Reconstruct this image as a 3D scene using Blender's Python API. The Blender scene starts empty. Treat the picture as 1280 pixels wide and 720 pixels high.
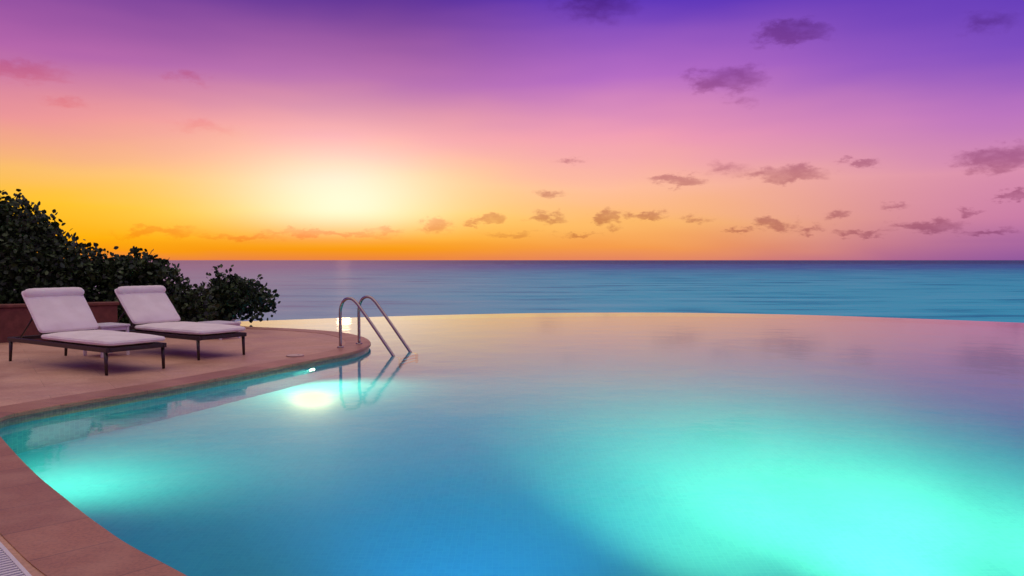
import bpy, bmesh, math, random
import numpy as np
from mathutils import Vector, Matrix
from mathutils.geometry import tessellate_polygon
random.seed(4); rng=np.random.default_rng(4)
scene=bpy.context.scene
scene.view_settings.view_transform='Standard'; scene.view_settings.look='None'
scene.view_settings.exposure=0; scene.view_settings.gamma=1
def s2l(c):
    return tuple((v/255/12.92) if v/255<=0.04045 else ((v/255+0.055)/1.055)**2.4 for v in c)+(1,)
def link_obj(o,parent=None):
    scene.collection.objects.link(o)
    if parent: o.parent=parent
    return o
def mesh_obj(name,verts,faces,mat=None,parent=None,smooth=False):
    me=bpy.data.meshes.new(name); me.from_pydata([tuple(v) for v in verts],[],faces); me.update()
    if mat: me.materials.append(mat)
    if smooth: me.polygons.foreach_set('use_smooth',[True]*len(me.polygons))
    return link_obj(bpy.data.objects.new(name,me),parent)
def empty(name,loc=(0,0,0),rotz=0):
    e=bpy.data.objects.new(name,None); e.location=loc; e.rotation_euler=(0,0,rotz); e.empty_display_size=.2
    return link_obj(e)
def box(name,size,loc,mat,parent=None,bevel=0.01,seg=2,rot=(0,0,0)):
    bm=bmesh.new(); bmesh.ops.create_cube(bm,size=1); bmesh.ops.scale(bm,vec=size,verts=bm.verts)
    if bevel>0: bmesh.ops.bevel(bm,geom=bm.edges[:],offset=min(bevel,min(size)*.45),segments=seg,affect='EDGES',profile=.5)
    me=bpy.data.meshes.new(name); bm.to_mesh(me); bm.free(); me.materials.append(mat)
    me.polygons.foreach_set('use_smooth',[seg>2]*len(me.polygons))
    o=link_obj(bpy.data.objects.new(name,me),parent); o.location=loc; o.rotation_euler=rot
    return o
def tube_geo(pts,radii,n=12):
    pts=[Vector(p) for p in pts]; V=[];F=[]
    up=None
    for i,p in enumerate(pts):
        t=(pts[min(i+1,len(pts)-1)]-pts[max(i-1,0)]).normalized()
        if up is None:
            a=Vector((0,0,1)) if abs(t.z)<.9 else Vector((1,0,0)); up=(a-t*a.dot(t)).normalized()
        else: up=(up-t*up.dot(t)).normalized()
        s=t.cross(up)
        for k in range(n):
            a=2*math.pi*k/n; V.append(p+(up*math.cos(a)+s*math.sin(a))*radii[i])
    for i in range(len(pts)-1):
        for k in range(n):
            k2=(k+1)%n; F.append((i*n+k,i*n+k2,(i+1)*n+k2,(i+1)*n+k))
    F.append(tuple(range(n-1,-1,-1))); F.append(tuple((len(pts)-1)*n+k for k in range(n)))
    return V,F
def tube(name,pts,r,mat,parent=None,n=12):
    radii=r if isinstance(r,(list,tuple)) else [r]*len(pts)
    V,F=tube_geo(pts,radii,n); return mesh_obj(name,V,F,mat,parent,True)
def catmull(P,sub=10):
    out=[];P=[Vector(p) for p in P]
    for i in range(len(P)-1):
        p0=P[i-1] if i>0 else P[0]*2-P[1]; p1=P[i];p2=P[i+1]; p3=P[i+2] if i+2<len(P) else P[-1]*2-P[-2]
        for k in range(sub):
            t=k/sub
            out.append(0.5*((2*p1)+(p2-p0)*t+(2*p0-5*p1+4*p2-p3)*t*t+(3*p1-p0-3*p2+p3)*t**3))
    out.append(P[-1]); return out

# ---------- node helper
class NT:
    def __init__(s,nt): s.nt=nt
    def n(s,t,**kw):
        nd=s.nt.nodes.new(t)
        for k,v in kw.items(): setattr(nd,k,v)
        return nd
    def set(s,sock,v):
        if isinstance(v,bpy.types.NodeSocket): s.nt.links.new(v,sock)
        else: sock.default_value=v
    def math(s,op,a,b=None,c=None,clamp=False):
        nd=s.n('ShaderNodeMath',operation=op); nd.use_clamp=clamp
        s.set(nd.inputs[0],a)
        if b is not None: s.set(nd.inputs[1],b)
        if c is not None: s.set(nd.inputs[2],c)
        return nd.outputs[0]
    def vm(s,op,a,b=None,c=None,out=0):
        nd=s.n('ShaderNodeVectorMath',operation=op); s.set(nd.inputs[0],a)
        if b is not None: s.set(nd.inputs[1],b)
        if c is not None: s.set(nd.inputs[2],c)
        return nd.outputs[out]
    def mr(s,v,a,b,c=0,d=1,smooth=True):
        nd=s.n('ShaderNodeMapRange',interpolation_type='SMOOTHSTEP' if smooth else 'LINEAR')
        s.set(nd.inputs[0],v)
        for i,x in enumerate((a,b,c,d)): s.set(nd.inputs[1+i],x)
        return nd.outputs[0]
    def mix(s,f,a,b,mode='MIX'):
        nd=s.n('ShaderNodeMix',data_type='RGBA',blend_type=mode); s.set(nd.inputs[0],f); s.set(nd.inputs[6],a); s.set(nd.inputs[7],b)
        return nd.outputs[2]
    def noise(s,vec,scale,detail=4,rough=.5):
        nd=s.n('ShaderNodeTexNoise'); s.set(nd.inputs['Vector'],vec); nd.inputs['Scale'].default_value=scale
        nd.inputs['Detail'].default_value=detail; nd.inputs['Roughness'].default_value=rough
        return nd
    def ramp(s,f,stops):
        nd=s.n('ShaderNodeValToRGB'); s.set(nd.inputs[0],f); cr=nd.color_ramp
        while len(cr.elements)<len(stops): cr.elements.new(1)
        for e,(p,c) in zip(cr.elements,stops): e.position=p; e.color=c
        return nd.outputs[0]
def new_mat(name):
    m=bpy.data.materials.new(name); m.use_nodes=True; m.node_tree.nodes.clear(); t=NT(m.node_tree)
    t.out=t.n('ShaderNodeOutputMaterial'); return m,t
def principled(t,**kw):
    b=t.n('ShaderNodeBsdfPrincipled')
    for k,v in kw.items(): t.set(b.inputs[k.replace('_',' ')],v)
    t.nt.links.new(b.outputs[0],t.out.inputs[0]); return b
def bump(t,h,strength,dist):
    b=t.n('ShaderNodeBump'); t.set(b.inputs['Height'],h); b.inputs['Strength'].default_value=strength; b.inputs['Distance'].default_value=dist
    return b.outputs[0]

# ---------- WORLD
SUN_AZ,SUN_EL=-11.9,3.7
w=bpy.data.worlds.new("World"); scene.world=w; w.use_nodes=True; w.node_tree.nodes.clear(); t=NT(w.node_tree)
try:
    w.cycles.sampling_method='MANUAL'; w.cycles.sample_map_resolution=256
except Exception as ex: print(ex)
out=t.n('ShaderNodeOutputWorld'); bg=t.n('ShaderNodeBackground')
tc=t.n('ShaderNodeTexCoord'); D=t.vm('NORMALIZE',tc.outputs['Generated'])
sp=t.n('ShaderNodeSeparateXYZ'); t.set(sp.inputs[0],D)
az=t.math('MULTIPLY',t.math('ARCTAN2',sp.outputs[0],sp.outputs[1]),57.2958)
el=t.math('MULTIPLY',t.math('ARCSINE',sp.outputs[2]),57.2958)
soft=t.noise(t.vm('MULTIPLY',D,(3,3,14)),1.5,2)
elw=t.math('ADD',el,t.math('MULTIPLY',t.math('SUBTRACT',soft.outputs[0],.5),2.2))
elw=t.math('MAXIMUM',elw,t.math('MINIMUM',el,1.0))
f=t.math('DIVIDE',elw,30.0,clamp=True)
def R(st): return t.ramp(f,[(e/30,s2l(c)) for e,c in st])
L=R([(0,(236,132,66)),(.7,(250,154,20)),(1.6,(255,176,0)),(3.2,(255,192,16)),(5.4,(250,188,100)),(8.8,(236,148,150)),(12.7,(180,100,170)),(18,(86,46,150)),(30,(62,38,148))])
M=R([(0,(228,132,98)),(.9,(246,156,76)),(2.6,(253,184,102)),(5.4,(253,186,152)),(8.8,(240,156,178)),(12.7,(182,108,196)),(18,(88,52,186)),(30,(68,42,165))])
Rr=R([(0,(142,86,158)),(1.2,(172,104,162)),(2.6,(200,122,168)),(5.4,(216,140,175)),(8.8,(184,114,192)),(12.7,(122,76,192)),(18,(76,46,180)),(30,(56,36,160))])
col=t.mix(t.mr(az,-10,9),L,M)
col=t.mix(t.mr(az,7,36),col,Rr)
col=t.mix(t.mr(az,-45,-120),col,Rr)
zen=t.mr(el,23,60)
def gauss(sa,se,ael=SUN_EL):
    a=t.math('DIVIDE',t.math('SUBTRACT',az,SUN_AZ),sa); e=t.math('DIVIDE',t.math('SUBTRACT',el,ael),se)
    d=t.math('ADD',t.math('MULTIPLY',a,a),t.math('MULTIPLY',e,e)); return t.math('EXPONENT',t.math('MULTIPLY',d,-1.0))
lowcut=t.mr(el,.6,3.6)
g1=t.math('MULTIPLY',gauss(6.6,3.4,3.8),lowcut); g2=t.math('MULTIPLY',gauss(13.5,6.2,5.2),lowcut)
def addscaled(col,c,g):
    nd=t.n('ShaderNodeVectorMath',operation='SCALE'); nd.inputs[0].default_value=c; t.set(nd.inputs['Scale'],g)
    return t.vm('ADD',col,nd.outputs[0])
col=addscaled(col,(.20,.29,.50),g1)
col=addscaled(col,(.16,.19,.15),g2)
zc=t.mix(t.mr(sp.outputs[1],-.6,.6),(1.05,.84,.66,1),(.86,.68,.64,1))
base=t.mix(zen,col,zc)
def AE(x,y): 
    a=math.degrees(math.atan((x-640)/1000)); return a, math.degrees(math.atan((325-y)/1000*math.cos(math.radians(a))))
wn=t.noise(t.vm('MULTIPLY',D,(1,1,2.2)),34,5,.64)
cmb=t.n('ShaderNodeCombineXYZ'); t.set(cmb.inputs[0],az); t.set(cmb.inputs[1],el)
warp=t.vm('MULTIPLY',t.vm('SUBTRACT',wn.outputs['Color'],(.5,.5,.5)),(4.8,2.2,0))
P=t.vm('ADD',cmb.outputs[0],warp)
P=t.vm('MULTIPLY',P,(1,1,0))
clouds=[(985,45,40,12,1),(905,100,44,15,1),(925,128,22,7,.4),(745,8,55,20,.75),(980,218,46,9,1),(850,226,30,7,1),(680,270,20,9,1),(757,273,15,9,1),(610,276,24,6,1),(545,281,20,8,.9),
(1250,198,40,13,1),(1265,243,18,5,1),(1075,203,24,5,.8),(1155,283,38,7,.9),(970,280,20,7,.9),(240,98,26,8,.6),(40,92,42,11,.7),(95,130,26,7,.5),(200,290,44,6,.9),(260,160,40,8,.4),
(805,270,24,5,.9),(1045,268,14,5,.7),(1205,264,12,4,.7),(1012,285,18,5,.7),(410,293,75,4,.8),(300,296,50,4,.8),(868,276,18,5,.6),(1235,30,32,12,.5),(910,212,24,10,.5),(712,202,20,5,.55),(640,292,40,4,.5),(690,240,18,5,.6),(480,288,30,4,.7),(1075,292,26,4,.8),(925,290,20,4,.8),(1120,258,18,4,.6),(1235,290,30,4,.7),(720,292,24,3,.6)]
acc=None
for x,y,rx,ry,st in clouds:
    a,e=AE(x,y); sx=1/(rx*1.15*.0573); sy=1/(ry*1.22*.0573)
    q=t.vm('LENGTH',t.vm('MULTIPLY_ADD',P,(sx,sy,0),(-a*sx,-e*sy,0)),out=1)
    v=t.math('MULTIPLY',t.math('SUBTRACT',1.15,q,clamp=True),st)
    acc=v if acc is None else t.math('MAXIMUM',acc,v)
dens=t.mr(acc,.03,.7)
dens=t.math('MULTIPLY',dens,t.mr(wn.outputs[0],.28,.6,.6,1))
cc=t.vm('MULTIPLY',base,t.mix(t.mr(az,-14,6),(.95,.66,.68,1),(.58,.42,.52,1)))
colc=t.mix(t.math('MULTIPLY',dens,.85),base,cc)
t.set(bg.inputs[0],colc); bg.inputs[1].default_value=1.0
bg2=t.n('ShaderNodeBackground'); t.set(bg2.inputs[0],base); bg2.inputs[1].default_value=1.0
far=t.math('MAXIMUM',t.math('GREATER_THAN',t.math('ABSOLUTE',az),42.0),t.math('GREATER_THAN',t.math('ABSOLUTE',t.math('SUBTRACT',el,11)),12.0))
mxs=t.n('ShaderNodeMixShader'); t.set(mxs.inputs[0],far); t.nt.links.new(bg.outputs[0],mxs.inputs[1]); t.nt.links.new(bg2.outputs[0],mxs.inputs[2])
t.nt.links.new(mxs.outputs[0],out.inputs[0])

# ---------- sun (just above the sea, veiled by haze)
sd=bpy.data.lights.new('sun','SUN'); sd.energy=.003; sd.angle=math.radians(1.0); sd.color=(1,.62,.34)
so=link_obj(bpy.data.objects.new('sun',sd))
sdir=Vector((math.sin(math.radians(SUN_AZ))*math.cos(math.radians(SUN_EL)),math.cos(math.radians(SUN_AZ))*math.cos(math.radians(SUN_EL)),math.sin(math.radians(SUN_EL))))
so.rotation_euler=sdir.to_track_quat('Z','Y').to_euler(); so.location=(0,0,20)

# ---------- MATERIALS
def m_deck():
    m,t=new_mat('deck_stone'); tc=t.n('ShaderNodeTexCoord'); v=tc.outputs['Object']
    n1=t.noise(v,.9,5,.6); n2=t.noise(v,45,4,.6); n3=t.noise(v,6,4,.6)
    c=t.mix(t.mr(n1.outputs[0],.3,.7),(.54,.29,.20,1),(.68,.40,.275,1))
    c=t.mix(t.mr(n2.outputs[0],.35,.7,0,.4),c,(.33,.19,.13,1))
    c=t.mix(t.mr(n3.outputs[0],.45,.75,0,.35),c,(.72,.48,.35,1))
    mp=t.n('ShaderNodeMapping'); t.set(mp.inputs[0],v); mp.inputs['Rotation'].default_value=(0,0,math.radians(-34))
    br=t.n('ShaderNodeTexBrick'); t.set(br.inputs[0],mp.outputs[0]); br.inputs['Scale'].default_value=1; br.offset=.5
    br.inputs['Brick Width'].default_value=1.2; br.inputs['Row Height'].default_value=.6; br.inputs['Mortar Size'].default_value=.004; br.inputs['Mortar Smooth'].default_value=.5
    br.inputs['Color1'].default_value=(1,1,1,1); br.inputs['Color2'].default_value=(.90,.90,.90,1); br.inputs['Mortar'].default_value=(.72,.72,.72,1)
    c=t.mix(1,c,br.outputs[0],'MULTIPLY')
    h=t.math('SUBTRACT',t.math('MULTIPLY',n2.outputs[0],.5),br.outputs[1])
    principled(t,Base_Color=c,Roughness=t.mr(n1.outputs[0],.3,.7,.42,.7),Normal=bump(t,h,.5,.004)); return m
def m_coping():
    m,t=new_mat('coping_stone'); uv=t.n('ShaderNodeUVMap').outputs[0]; tc=t.n('ShaderNodeTexCoord').outputs['Object']
    br=t.n('ShaderNodeTexBrick'); t.set(br.inputs[0],uv); br.inputs['Scale'].default_value=1; br.offset=0
    br.inputs['Brick Width'].default_value=.45; br.inputs['Row Height'].default_value=2.0; br.inputs['Mortar Size'].default_value=.004
    br.inputs['Color1'].default_value=(.44,.20,.11,1); br.inputs['Color2'].default_value=(.36,.165,.095,1); br.inputs['Mortar'].default_value=(.2,.10,.07,1)
    n2=t.noise(tc,60,4,.6); n1=t.noise(tc,3,4)
    c=t.mix(t.mr(n2.outputs[0],.4,.7,0,.5),br.outputs[0],(.18,.09,.06,1)); c=t.mix(t.mr(n1.outputs[0],.4,.7,0,.4),c,(.55,.31,.19,1))
    principled(t,Base_Color=c,Roughness=.45,Normal=bump(t,t.math('SUBTRACT',n2.outputs[0],br.outputs[1]),.4,.004)); return m
def m_tile(name,c1,c2,mortar,size,coord='UV',rough=.3):
    m,t=new_mat(name); uv=t.n('ShaderNodeUVMap').outputs[0] if coord=='UV' else t.n('ShaderNodeTexCoord').outputs['Object']
    br=t.n('ShaderNodeTexBrick'); t.set(br.inputs[0],uv); br.inputs['Scale'].default_value=1; br.offset=0
    br.inputs['Brick Width'].default_value=size; br.inputs['Row Height'].default_value=size; br.inputs['Mortar Size'].default_value=size*.04
    br.inputs['Color1'].default_value=c1; br.inputs['Color2'].default_value=c2; br.inputs['Mortar'].default_value=mortar
    n=t.noise(uv,1.2,4); c=t.mix(t.mr(n.outputs[0],.35,.7,0,.3),br.outputs[0],c2)
    principled(t,Base_Color=c,Roughness=rough,Normal=bump(t,t.math('SUBTRACT',1,br.outputs[1]),.1,.0005)); return m
def m_water():
    m,t=new_mat('pool_water'); v=t.n('ShaderNodeTexCoord').outputs['Object']
    n=t.noise(v,1.3,3,.5); n2=t.noise(v,7,2,.5)
    h=t.math('ADD',n.outputs[0],t.math('MULTIPLY',n2.outputs[0],.15))
    nb=bump(t,h,.14,.03)
    rf=t.n('ShaderNodeBsdfRefraction'); rf.inputs['IOR'].default_value=1.33; rf.inputs['Roughness'].default_value=.035; rf.inputs['Color'].default_value=(.75,.98,1,1)
    gl=t.n('ShaderNodeBsdfGlossy'); gl.inputs['Roughness'].default_value=.06; gl.inputs['Color'].default_value=(1,.98,1,1)
    fr=t.n('ShaderNodeFresnel'); fr.inputs[0].default_value=1.33
    for x in (rf,gl,fr): t.set(x.inputs['Normal'],nb)
    fac=t.math('MULTIPLY',t.math('POWER',fr.outputs[0],1.45),1.28,clamp=True)
    mx=t.n('ShaderNodeMixShader'); t.set(mx.inputs[0],fac); t.nt.links.new(rf.outputs[0],mx.inputs[1]); t.nt.links.new(gl.outputs[0],mx.inputs[2])
    t.nt.links.new(mx.outputs[0],t.out.inputs[0]); return m
def m_ocean():
    m,t=new_mat('sea_water'); g=t.n('ShaderNodeNewGeometry'); s=t.n('ShaderNodeSeparateXYZ'); t.set(s.inputs[0],g.outputs['Position'])
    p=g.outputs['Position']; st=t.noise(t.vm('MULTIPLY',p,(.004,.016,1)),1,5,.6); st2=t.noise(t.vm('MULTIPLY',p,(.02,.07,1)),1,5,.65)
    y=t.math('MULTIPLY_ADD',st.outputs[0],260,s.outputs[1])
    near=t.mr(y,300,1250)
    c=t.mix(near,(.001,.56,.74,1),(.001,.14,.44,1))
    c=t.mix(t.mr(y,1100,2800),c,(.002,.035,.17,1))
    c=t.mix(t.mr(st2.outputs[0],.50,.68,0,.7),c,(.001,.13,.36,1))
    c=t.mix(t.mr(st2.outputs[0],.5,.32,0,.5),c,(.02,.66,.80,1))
    # pink sunset reflection painted into the sea colour, a wedge on the left
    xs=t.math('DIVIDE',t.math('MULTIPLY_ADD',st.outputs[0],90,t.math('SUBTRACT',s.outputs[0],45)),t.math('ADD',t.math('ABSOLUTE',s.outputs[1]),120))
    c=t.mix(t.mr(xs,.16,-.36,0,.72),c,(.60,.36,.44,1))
    d=t.n('ShaderNodeBsdfDiffuse'); t.set(d.inputs[0],c)
    gl=t.n('ShaderNodeBsdfGlossy'); gl.inputs['Roughness'].default_value=.26; gl.inputs['Color'].default_value=(1,.82,.85,1)
    w1=t.noise(t.vm('MULTIPLY',p,(.12,.35,1)),1,6,.65)
    nb=bump(t,w1.outputs[0],.25,1.2); t.set(gl.inputs['Normal'],nb)
    fr=t.math('MULTIPLY',t.mr(near,0,1,.14,.14),t.mr(st2.outputs[0],.3,.7,1.5,.6))
    mx=t.n('ShaderNodeMixShader'); t.set(mx.inputs[0],fr); t.nt.links.new(d.outputs[0],mx.inputs[1]); t.nt.links.new(gl.outputs[0],mx.inputs[2])
    t.nt.links.new(mx.outputs[0],t.out.inputs[0]); return m
def m_leaf(name,a,b):
    m,t=new_mat(name); g=t.n('ShaderNodeNewGeometry'); c=t.ramp(g.outputs['Random Per Island'],[(0,a),(.8,b),(1,(b[0]*1.8,b[1]*1.5,b[2],1))])
    principled(t,Base_Color=c,Roughness=.55); return m
def m_simple(name,c,rough=.5,metal=0,nscale=20,var=.3,bs=.2,bd=.003):
    m,t=new_mat(name); v=t.n('ShaderNodeTexCoord').outputs['Object']; n=t.noise(v,nscale,4,.6)
    cc=t.mix(t.mr(n.outputs[0],.3,.75,0,1),c,tuple(x*(1-var) for x in c[:3])+(1,))
    principled(t,Base_Color=cc,Roughness=rough,Metallic=metal,Normal=bump(t,n.outputs[0],bs,bd)); return m
def m_fabric():
    m,t=new_mat('cushion_fabric'); v=t.n('ShaderNodeTexCoord').outputs['Object']; n=t.noise(v,5,3); wv=t.noise(v,350,2)
    c=t.mix(t.mr(n.outputs[0],.3,.7),(.86,.81,.78,1),(.79,.73,.70,1))
    h=t.math('ADD',t.math('MULTIPLY',wv.outputs[0],.1),n.outputs[0])
    principled(t,Base_Color=c,Roughness=.9,Normal=bump(t,h,.6,.03)); return m
def m_emit(name,c,s):
    m,t=new_mat(name); e=t.n('ShaderNodeEmission'); e.inputs[0].default_value=c; e.inputs[1].default_value=s; t.nt.links.new(e.outputs[0],t.out.inputs[0]); return m
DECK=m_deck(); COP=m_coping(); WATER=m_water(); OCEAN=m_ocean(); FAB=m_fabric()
FLOOR=m_tile('pool_mosaic_floor',(.032,.37,.62,1),(.038,.40,.65,1),(.05,.43,.65,1),.04,'OBJ')
WALLT=m_tile('pool_mosaic_wall',(.02,.20,.38,1),(.04,.30,.46,1),(.10,.36,.48,1),.05)
BAND=m_tile('waterline_mosaic',(.20,.16,.13,1),(.34,.26,.19,1),(.10,.09,.08,1),.03)
FRAME=m_simple('dark_wood_frame',(.030,.015,.012,1),.4)
STEEL=m_simple('brushed_steel',(.40,.34,.34,1),.20,1,nscale=60,var=.15,bs=.05)
WHITE=m_simple('white_paint',(.72,.70,.70,1),.4,var=.08)
LID=m_simple('sand_plastic',(.60,.44,.36,1),.5,var=.1)
REDW=m_simple('terracotta_render',(.19,.065,.045,1),.85,nscale=8,var=.4,bs=.6,bd=.01)
BARK=m_simple('bark',(.07,.05,.035,1),.9,nscale=25,var=.5,bs=1,bd=.02)
SOIL=m_simple('soil',(.06,.045,.03,1),.95,nscale=6,var=.5,bs=1,bd=.05)
ROCK=m_simple('rocky_ground',(.14,.12,.08,1),.95,nscale=.6,var=.5,bs=1,bd=.3)
LEAF=m_leaf('leaf_green',(.010,.026,.007,1),(.028,.062,.013,1))
LENS=m_emit('pool_lamp_lens',(.95,1,.75,1),6)

# ---------- POOL OUTLINE (metres, water level z=0)
edge_pts=[(-6.3,18.15),(-6.15,17.0),(-5.4,15.9),(-4.1,15.25),(-3.2,14.6),(-2.6,13.7),(-2.3,12.8),(-2.24,12.1),(-2.32,11.4),(-2.62,10.6),(-3.0,9.66),(-3.36,8.8),(-3.66,8.15),(-4.02,7.5),(-4.26,7.0),(-4.32,6.7),(-4.18,6.35),(-3.62,5.65),(-2.99,4.91),(-2.56,4.44),(-2.09,3.94),(-1.63,3.5),(-.8,2.85),(.4,2.3),(2.2,1.95),(5,1.9),(8.5,2.6),(12,4.6),(14.6,8),(15.3,11.5),(14.9,13.5)]
edge=[Vector((p.x,p.y)) for p in catmull([Vector((a,b,0)) for a,b in edge_pts],10)]
arc_pts=[(14.9,13.5),(13.5,15.8),(11.3,17.9),(8.4,19.9),(6.2,20.85),(3.8,21.3),(1,21.15),(-1.6,20.45),(-4,19.4),(-6.3,18.15)]
arc=[Vector((p.x,p.y)) for p in catmull([Vector((a,b,0)) for a,b in arc_pts],12)]
pool=edge+arc[1:-1]
def poly(name,pts,z,mat,parent=None):
    tri=tessellate_polygon([[Vector((p[0],p[1],0)) for p in pts]])
    V=[(p[0],p[1],z) for p in pts]; F=[]
    for a,b,c in tri:
        n=(Vector(V[b])-Vector(V[a])).cross(Vector(V[c])-Vector(V[a]))
        F.append((a,b,c) if n.z>0 else (a,c,b))
    return mesh_obj(name,V,F,mat,parent)
def offset(path,d):
    out=[]; n=len(path)
    for i,p in enumerate(path):
        a=path[i-1] if i>0 else path[i]; b=path[i+1] if i<n-1 else path[i]
        t=(b-a).normalized(); out.append(p+Vector((t.y,-t.x))*d)
    return out
def ribbon(name,prof,path,mat,parent=None,smooth=False):
    rows=[offset(path,o) for o,z in prof]; V=[];F=[];UV=[]
    cum=[0]
    for i in range(1,len(path)): cum.append(cum[-1]+(path[i]-path[i-1]).length)
    pl=[0]
    for i in range(1,len(prof)): pl.append(pl[-1]+math.dist(prof[i],prof[i-1]))
    for (o,z),r in zip(prof,rows): V+=[(p.x,p.y,z) for p in r]
    n=len(path)
    for j in range(len(prof)-1):
        for i in range(n-1):
            F.append((j*n+i,j*n+i+1,(j+1)*n+i+1,(j+1)*n+i)); UV.append([(cum[i],pl[j]),(cum[i+1],pl[j]),(cum[i+1],pl[j+1]),(cum[i],pl[j+1])])
    o=mesh_obj(name,V,F,mat,parent,smooth); uv=o.data.uv_layers.new(name='UVMap')
    k=0
    for f in UV:
        for c in f: uv.data[k].uv=c; k+=1
    return o
pool_e=empty('swimming_pool')
DEPTH=-1.25
poly('pool_floor',pool,DEPTH,FLOOR,pool_e)
ribbon('wall_tiles',[(0,-.10),(0,DEPTH)],edge,WALLT,pool_e)
ribbon('waterline_band',[(-.004,.052),(-.004,-.11)],edge,BAND,pool_e)
ribbon('infinity_wall',[(0,DEPTH),(0,-.003),(.03,-.003),(.22,-.05),(.24,-1.62)],arc,WALLT,pool_e)
ww=poly('pool_water',pool,0,WATER)
ribbon('pool_coping',[(-.03,.045),(-.03,.078),(-.022,.086),(.36,.086),(.36,.04)],edge,COP)
dk=[Vector((p.x,p.y)) for p in offset(edge,.02)]
deck_poly=dk+[Vector((24,13.5)),Vector((24,-12)),Vector((-22,-12)),Vector((-22,18.6)),Vector((-6.6,18.6))]
poly('pool_deck',deck_poly,.08,DECK)
outer=[Vector((14.9,13.5)),Vector((24,13.5)),Vector((24,-12)),Vector((-22,-12)),Vector((-22,18.6)),Vector((-6.5,18.6)),Vector((-6.3,18.15))]
ribbon('retaining_wall',[(0,.075),(0,-1.7)],outer,REDW)

# ---------- ground & sea
N=60; V=[];F=[]
for j in range(N+1):
    for i in range(N+1):
        x=-120+240*i/N; y=-90+160*j/N
        r=max(0,(y-24)/30, (abs(x)-60)/60); z=-1.7-8.5*min(1,r)**1.2+ (rng.random()-.5)*.25*min(1,r*3)
        V.append((x,y,z-.01))
for j in range(N):
    for i in range(N): a=j*(N+1)+i; F.append((a,a+1,a+N+2,a+N+1))
mesh_obj('ground',V,F,ROCK,smooth=True)
S=45000
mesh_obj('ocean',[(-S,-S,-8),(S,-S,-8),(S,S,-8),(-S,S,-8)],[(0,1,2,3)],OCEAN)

# ---------- pool lamps and added fill lamps
LC=(1.7,1.0,.34)
def pool_or_fill_lamp(loc,target,power,angle,blend=1.0,color=LC,size=.06):
    loc=Vector(loc); target=Vector(target); d=(target-loc).normalized()
    e=empty('pool_or_fill_lamp',loc)
    hd=Vector((d.x,d.y,0)).normalized()
    V,F=tube_geo([hd*-.05,hd*.0],[.12,.12],24); mesh_obj('housing',V,F,STEEL,e)
    V,F=tube_geo([hd*.002,hd*.012],[.10,.085],24); mesh_obj('lens',V,F,LENS,e,True)
    l=bpy.data.lights.new('bulb','SPOT'); l.energy=power; l.spot_size=math.radians(angle); l.spot_blend=blend; l.color=color; l.shadow_soft_size=size
    o=bpy.data.objects.new('bulb',l); link_obj(o,e); o.location=hd*.10; o.rotation_euler=(-d).to_track_quat('Z','Y').to_euler()
pool_or_fill_lamp((1.2,2.18,-.32),(1.25,7.4,-.60),3200,42)
pool_or_fill_lamp((2.3,2.07,-.32),(2.2,7.4,-.66),5000,44)
pool_or_fill_lamp((3.5,2.0,-.32),(3.2,7.0,-.66),3200,42)
pool_or_fill_lamp((2.7,2.04,-.36),(2.6,5.8,-.90),1500,80)  # wide fill lamp, added to brighten the near pool floor
pool_or_fill_lamp((6.4,2.2,-.40),(4.6,7.0,-.9),550,60,color=(.5,.9,.6))
pool_or_fill_lamp((-.3,2.62,-.40),(-.2,9.5,-.7),420,75,color=(.18,.50,1))  # added blue fill lamp, lifts the unlit floor on the left
pool_or_fill_lamp((-2.72,10.6,-.30),(-2.1,9.6,-.8),900,160,color=(1.3,.95,.42))
pool_or_fill_lamp((-3.60,5.66,-.35),(-3.2,6.6,-1.0),140,150,color=(1.1,1,.4))
# ---------- ladder
def ladder():
    e=empty('pool_ladder')
    A=Vector((-2.58,12.0)); B=Vector((-2.40,12.52)); dr=Vector((.91,-.40)).normalized()
    for k,P in enumerate((A,B)):
        prof=[(0,.08),(0,.35),(0,.60),(.015,.70),(.06,.785),(.13,.825),(.21,.82),(.28,.775),(.36,.69),(.62,.38),(.93,0.0),(1.02,-.12),(1.04,-.3),(1.04,-1.1)]
        pr=catmull([Vector((a,b,0)) for a,b in prof],6)
        tube('handrail_%d'%(k+1),[(P.x+dr.x*q.x,P.y+dr.y*q.x,q.y) for q in pr],.023,STEEL,e,16)
        tube('foot_flange_%d'%(k+1),[(P.x,P.y,.081),(P.x,P.y,.10),(P.x,P.y,.106)],[.05,.05,.03],STEEL,e,20)
    for i,z in enumerate((-.30,-.58,-.86)):
        c=(A+B)/2+dr*1.04
        ang=math.atan2(B.y-A.y,B.x-A.x)
        box('step_%d'%(i+1),((B-A).length,.08,.025),(c.x,c.y,z),STEEL,e,.008,2,(0,0,ang))
ladder()

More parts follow.
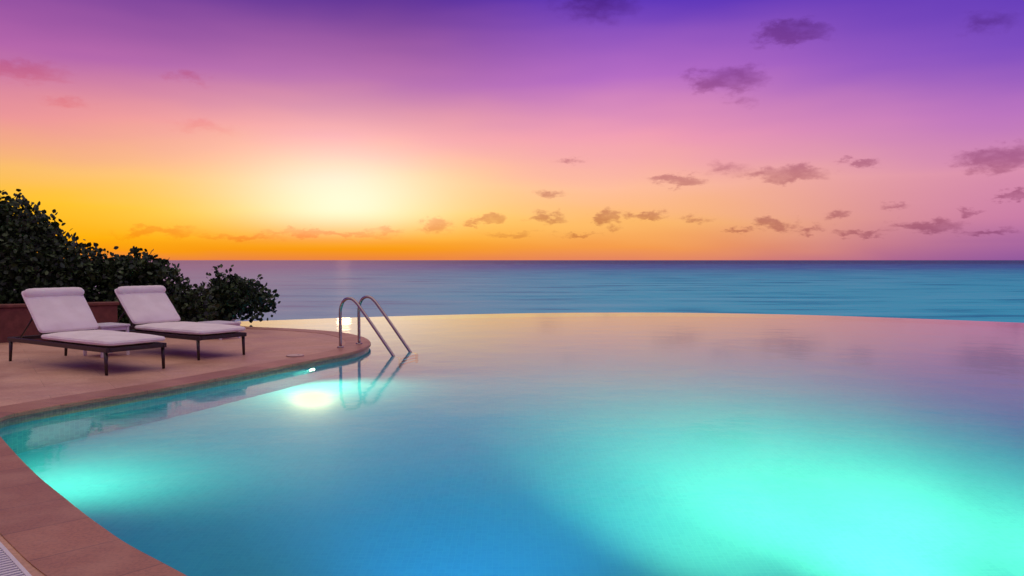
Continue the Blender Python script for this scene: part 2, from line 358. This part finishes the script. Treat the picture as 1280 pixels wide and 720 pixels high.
# ---------- loungers
def cushion(name,size,mat,parent,loc,rot=(0,0,0),puff=.012):
    bm=bmesh.new(); bmesh.ops.create_cube(bm,size=1); bmesh.ops.subdivide_edges(bm,edges=bm.edges[:],cuts=9,use_grid_fill=True)
    for v in bm.verts:
        c=v.co*2; x,y,z=c
        ex=max(abs(x),abs(y)); 
        zz=z*(1-.42*max(0,(ex-.78)/.22)**2)
        rx=x*(1-.015*z*z); ry=y*(1-.03*z*z)
        co=Vector((rx*size[0]/2,ry*size[1]/2,zz*size[2]/2))
        co.z+=puff*(1-x**4)*(1-y**4)*(1 if z>0 else -.2)
        co+=Vector((0,0,1))*(math.sin(x*9+y*3)*.0022+math.sin(y*11-x*4)*.002)
        v.co=co
    me=bpy.data.meshes.new(name); bm.to_mesh(me); bm.free(); me.materials.append(mat); me.polygons.foreach_set('use_smooth',[True]*len(me.polygons))
    o=link_obj(bpy.data.objects.new(name,me),parent); o.location=loc; o.rotation_euler=rot
    m=o.modifiers.new('s','SUBSURF'); m.levels=1; m.render_levels=1
    pts=[]; hx,hy=size[0]/2,size[1]/2
    for a in range(65):
        th=2*math.pi*a/64; cx,sy=math.cos(th),math.sin(th); p=.12
        pts.append((hx*math.copysign(abs(cx)**p,cx),hy*math.copysign(abs(sy)**p,sy),0))
    s=tube(name+'_piping',pts,.006,mat,parent,6); s.location=loc; s.rotation_euler=rot
    return o
def lounger(loc,ang,rise=math.radians(50)):
    e=empty('sun_lounger',loc,ang); e.scale=(1.04,1.04,1.0); W=.72; Ln=2.30; H=.29; hinge=1.48
    for sgn,nm in ((1,'a'),(-1,'b')):
        box('side_rail_'+nm,(Ln,.04,.055),(Ln/2,sgn*(W/2-.02),H),FRAME,e,.006)
        for s,k in ((.05,1),(Ln-.06,2)):
            tube('leg_%s%d'%(nm,k),[(s,sgn*(W/2-.02),H-.02),(s+(.03 if k==2 else -.01),sgn*(W/2-.02),.004)],[.022,.017],FRAME,e,10)
    for i,s in enumerate((.02,Ln-.02)): box('end_rail_%d'%(i+1),(.04,W-.085,.05),(s,0,H),FRAME,e,.006)
    for i in range(13): box('slat_%d'%(i+1),(.06,W-.085,.015),(.12+i*.108,0,H+.018),FRAME,e,.003)
    ca,sa=math.cos(rise),math.sin(rise); BL=.66
    def bk(u,y,o): return (hinge+u*ca-o*sa, y, H+.045+u*sa+o*ca)
    for sgn,nm in ((1,'a'),(-1,'b')):
        box('back_rail_'+nm,(BL,.035,.03),bk(BL/2,sgn*(W/2-.05),0),FRAME,e,.005,2,(0,-rise,0))
        p=bk(BL*.62,sgn*(W/2-.09),-.02); tube('back_strut_'+nm,[p,(Ln-.12,sgn*(W/2-.09),H-.01)],.011,FRAME,e,8)
    for i in range(6): box('back_slat_%d'%(i+1),(.05,W-.14,.012),bk(.06+i*.11,0,0),FRAME,e,.003,2,(0,-rise,0))
    T=.095
    cushion('seat_cushion',(hinge+.02,W-.0,T),FAB,e,((hinge)/2-.005,0,H+.03+T/2))
    cushion('back_cushion',(BL+.02,W-.0,T),FAB,e,bk(BL/2+.06,0,.02+T/2),(0,-rise,0))
    c=Vector(bk(BL-.01,0,T+.015)); pts=[];rad=[]
    for k in range(25):
        u=-1+2*k/24; pts.append((c.x,u*(W/2-.004),c.z)); rad.append(.068*(1-abs(u)**14*.5)*(1+.02*math.sin(k*1.7)))
    tube('head_bolster',pts,rad,FAB,e,20)
    for y in (-.2,.2):
        q=[bk(BL-.02,y,T+.03),bk(BL+.075,y,T+.0),bk(BL+.095,y,.03),bk(BL+.06,y,-.03),bk(BL-.2,y,-.03)]
        tube('strap',q,.009,FAB,e,6)
    return e
ANG=math.atan2(.565,-.83)
lounger((-4.40,9.37,.08),ANG,math.radians(48))
lounger((-3.89,10.76,.08),ANG,math.radians(45))
def table(loc,ang,w=.5,d=.42,h=.40):
    e=empty('side_table',loc,ang)
    box('top',(w,d,.03),(0,0,h),WHITE,e,.008); box('apron',(w-.05,d-.05,.05),(0,0,h-.042),WHITE,e,.004); box('shelf',(w-.06,d-.06,.02),(0,0,.13),WHITE,e,.004)
    for i,(a,b) in enumerate(((1,1),(1,-1),(-1,1),(-1,-1))): box('leg_%d'%(i+1),(.035,.035,h-.017),(a*(w/2-.03),b*(d/2-.03),(h-.017)/2),WHITE,e,.004)
table((-5.62,11.05,.08),ANG,h=.42); table((-4.95,13.5,.08),ANG,w=.62,h=.26)

e=empty('skimmer_lid',(-2.98,10.95,.087)); tube('lid',[(0,0,0),(0,0,.008),(0,0,.012)],[.12,.12,.11],LID,e,32); tube('finger_hole',[(.05,0,.0121),(.05,0,.0135)],[.012,.012],FRAME,e,12)
e=empty('drain_grate',(-2.28,3.40,.088),math.radians(-46))
box('channel',(1.6,.20,.004),(0,0,0),FRAME,e,0)
for i in range(50): box('bar_%d'%(i+1),(.016,.19,.012),(-.79+i*.032,0,.009),WHITE,e,.003)
for y in (-.105,.105): box('edge',(1.62,.018,.016),(0,y,.008),WHITE,e,.003)

e=empty('garden_wall')
a=Vector((-11.5,11.0)); b=Vector((-6.75,13.65)); m_=(a+b)/2; an=math.atan2(b.y-a.y,b.x-a.x)
box('wall',((b-a).length,.25,.56),(m_.x,m_.y,.355),REDW,e,.015,2,(0,0,an)); box('cap',((b-a).length+.06,.31,.05),(m_.x,m_.y,.662),REDW,e,.012,2,(0,0,an))
poly('planting_bed',[(-21,11.4),(-11.5,11.2),(-6.9,13.85),(-6.35,15.9),(-6.6,18.3),(-21,18.3)],.10,SOIL)

# ---------- foliage
def shrub(name,lumps,count,leaf,stems):
    e=empty(name)
    wts=np.array([l[3]*l[4]*l[5] for l in lumps])**.75; wts/=wts.sum()
    idx=rng.choice(len(lumps),count,p=wts); V=[];F=[]
    centers=[]
    for l in lumps:
        k=int(22*(l[3]*l[4]*l[5])**.66/ .25)+12
        d=rng.normal(size=(k,3)); d/=np.linalg.norm(d,axis=1)[:,None]; r=rng.uniform(.5,1.08,size=(k,1))
        centers.append(np.array(l[:3])+d*r*np.array(l[3:6]))
    for i in idx:
        cs=centers[i]; c=cs[rng.integers(len(cs))]; s=leaf*1.3
        p=c+np.clip(rng.normal(size=3),-1.9,1.9)*s*np.array([1,1,.7])
        if p[2]<.12: p[2]=.12+rng.random()*.2
        outd=p-np.array(lumps[i][:3]); outd/= (np.linalg.norm(outd)+1e-6)
        d=outd*.55+rng.normal(size=3)*.7+np.array([0,0,.2]); d/=np.linalg.norm(d)
        s_=np.cross(d,rng.normal(size=3)); s_/=np.linalg.norm(s_); nn=np.cross(d,s_)
        L=leaf*rng.uniform(.65,1.2); Wd=L*rng.uniform(.30,.42)
        b=len(V); V+=[p,p+d*L*.35+s_*Wd+nn*L*.06,p+d*L*.75+s_*Wd*.75+nn*L*.05,p+d*L,p+d*L*.75-s_*Wd*.75+nn*L*.05,p+d*L*.35-s_*Wd+nn*L*.06,p+d*L*.5]
        F+=[(b,b+1,b+6),(b+1,b+2,b+6),(b+2,b+3,b+6),(b+3,b+4,b+6),(b+4,b+5,b+6),(b+5,b,b+6)]
    mesh_obj('foliage',V,F,LEAF,e)
    BV=[];BF=[]
    for l in lumps:
        for k in range(3):
            s0=Vector(stems[rng.integers(len(stems))]); tgt=Vector(l[:3])+Vector(rng.normal(size=3)*.4*np.array(l[3:6])) 
            mid=(s0*.5+tgt*.5)+Vector((rng.normal()*.1,rng.normal()*.1,.05)); pts=catmull([s0,mid,tgt],5)
            rr=[.05*(1-i/len(pts))+.008 for i in range(len(pts))]
            v,f=tube_geo(pts,rr,7); o=len(BV); BV+=v; BF+=[tuple(q+o for q in ff) for ff in f]
        cs=centers[lumps.index(l)]
        for c in cs[::2]:
            v,f=tube_geo([Vector(l[:3]),(Vector(l[:3])+Vector(c))/2+Vector((0,0,-.03)),Vector(c)],[.014,.01,.004],5); o=len(BV); BV+=v; BF+=[tuple(q+o for q in ff) for ff in f]
    mesh_obj('branches',BV,BF,BARK,e,True)
shrub('sea_grape_tree',[(-9.4,14.6,1.9,.6,.6,.50),(-8.65,14.4,1.5,.62,.6,.45),(-10.3,14.5,1.5,.8,.7,.6),(-8.2,14.2,1.1,.6,.6,.45),(-9.3,14.0,.9,.9,.6,.5),(-10.3,14.2,2.15,.6,.6,.5),(-11.2,14,1.3,.8,.7,.8),(-8.75,14.4,2.12,.42,.36,.26),(-8.6,14.4,1.8,.40,.4,.3),(-9.45,14.3,2.38,.42,.35,.24),(-7.95,14.4,1.45,.32,.3,.24)],21000,.10,[(-9.6,14.6,.1),(-10.2,14.4,.1),(-9.0,14.4,.1)])
shrub('shrub',[(-7.75,14.7,1.08,.5,.5,.40),(-7.15,14.9,1.05,.5,.5,.42),(-6.5,15.0,.72,.45,.5,.42),(-8.1,14.5,.8,.6,.5,.5),(-7.4,14.6,.45,.8,.5,.35),(-6.95,15.1,1.25,.34,.25,.2),(-6.0,15.0,.45,.3,.3,.3)],13000,.095,[(-7.6,14.8,.1),(-7.1,14.9,.1)])
shrub('shrub',[(-6.2,17.2,.45,.42,.4,.32),(-5.95,17.3,.66,.34,.36,.28),(-6.6,17.2,.30,.4,.4,.22),(-5.60,17.3,.46,.30,.3,.24),(-6.15,17.3,.92,.22,.2,.15),(-5.75,17.3,.8,.12,.1,.12)],3600,.11,[(-6.4,17.3,.1),(-6.45,17.4,.1)])

# ---------- camera
cam=bpy.data.cameras.new('camera'); cam.lens=28.125; cam.sensor_width=36; cam.clip_end=100000; cam.clip_start=.05
co=link_obj(bpy.data.objects.new('camera',cam)); co.location=(0,0,1.4); co.rotation_euler=(math.radians(90-2.0),0,0)
scene.camera=co
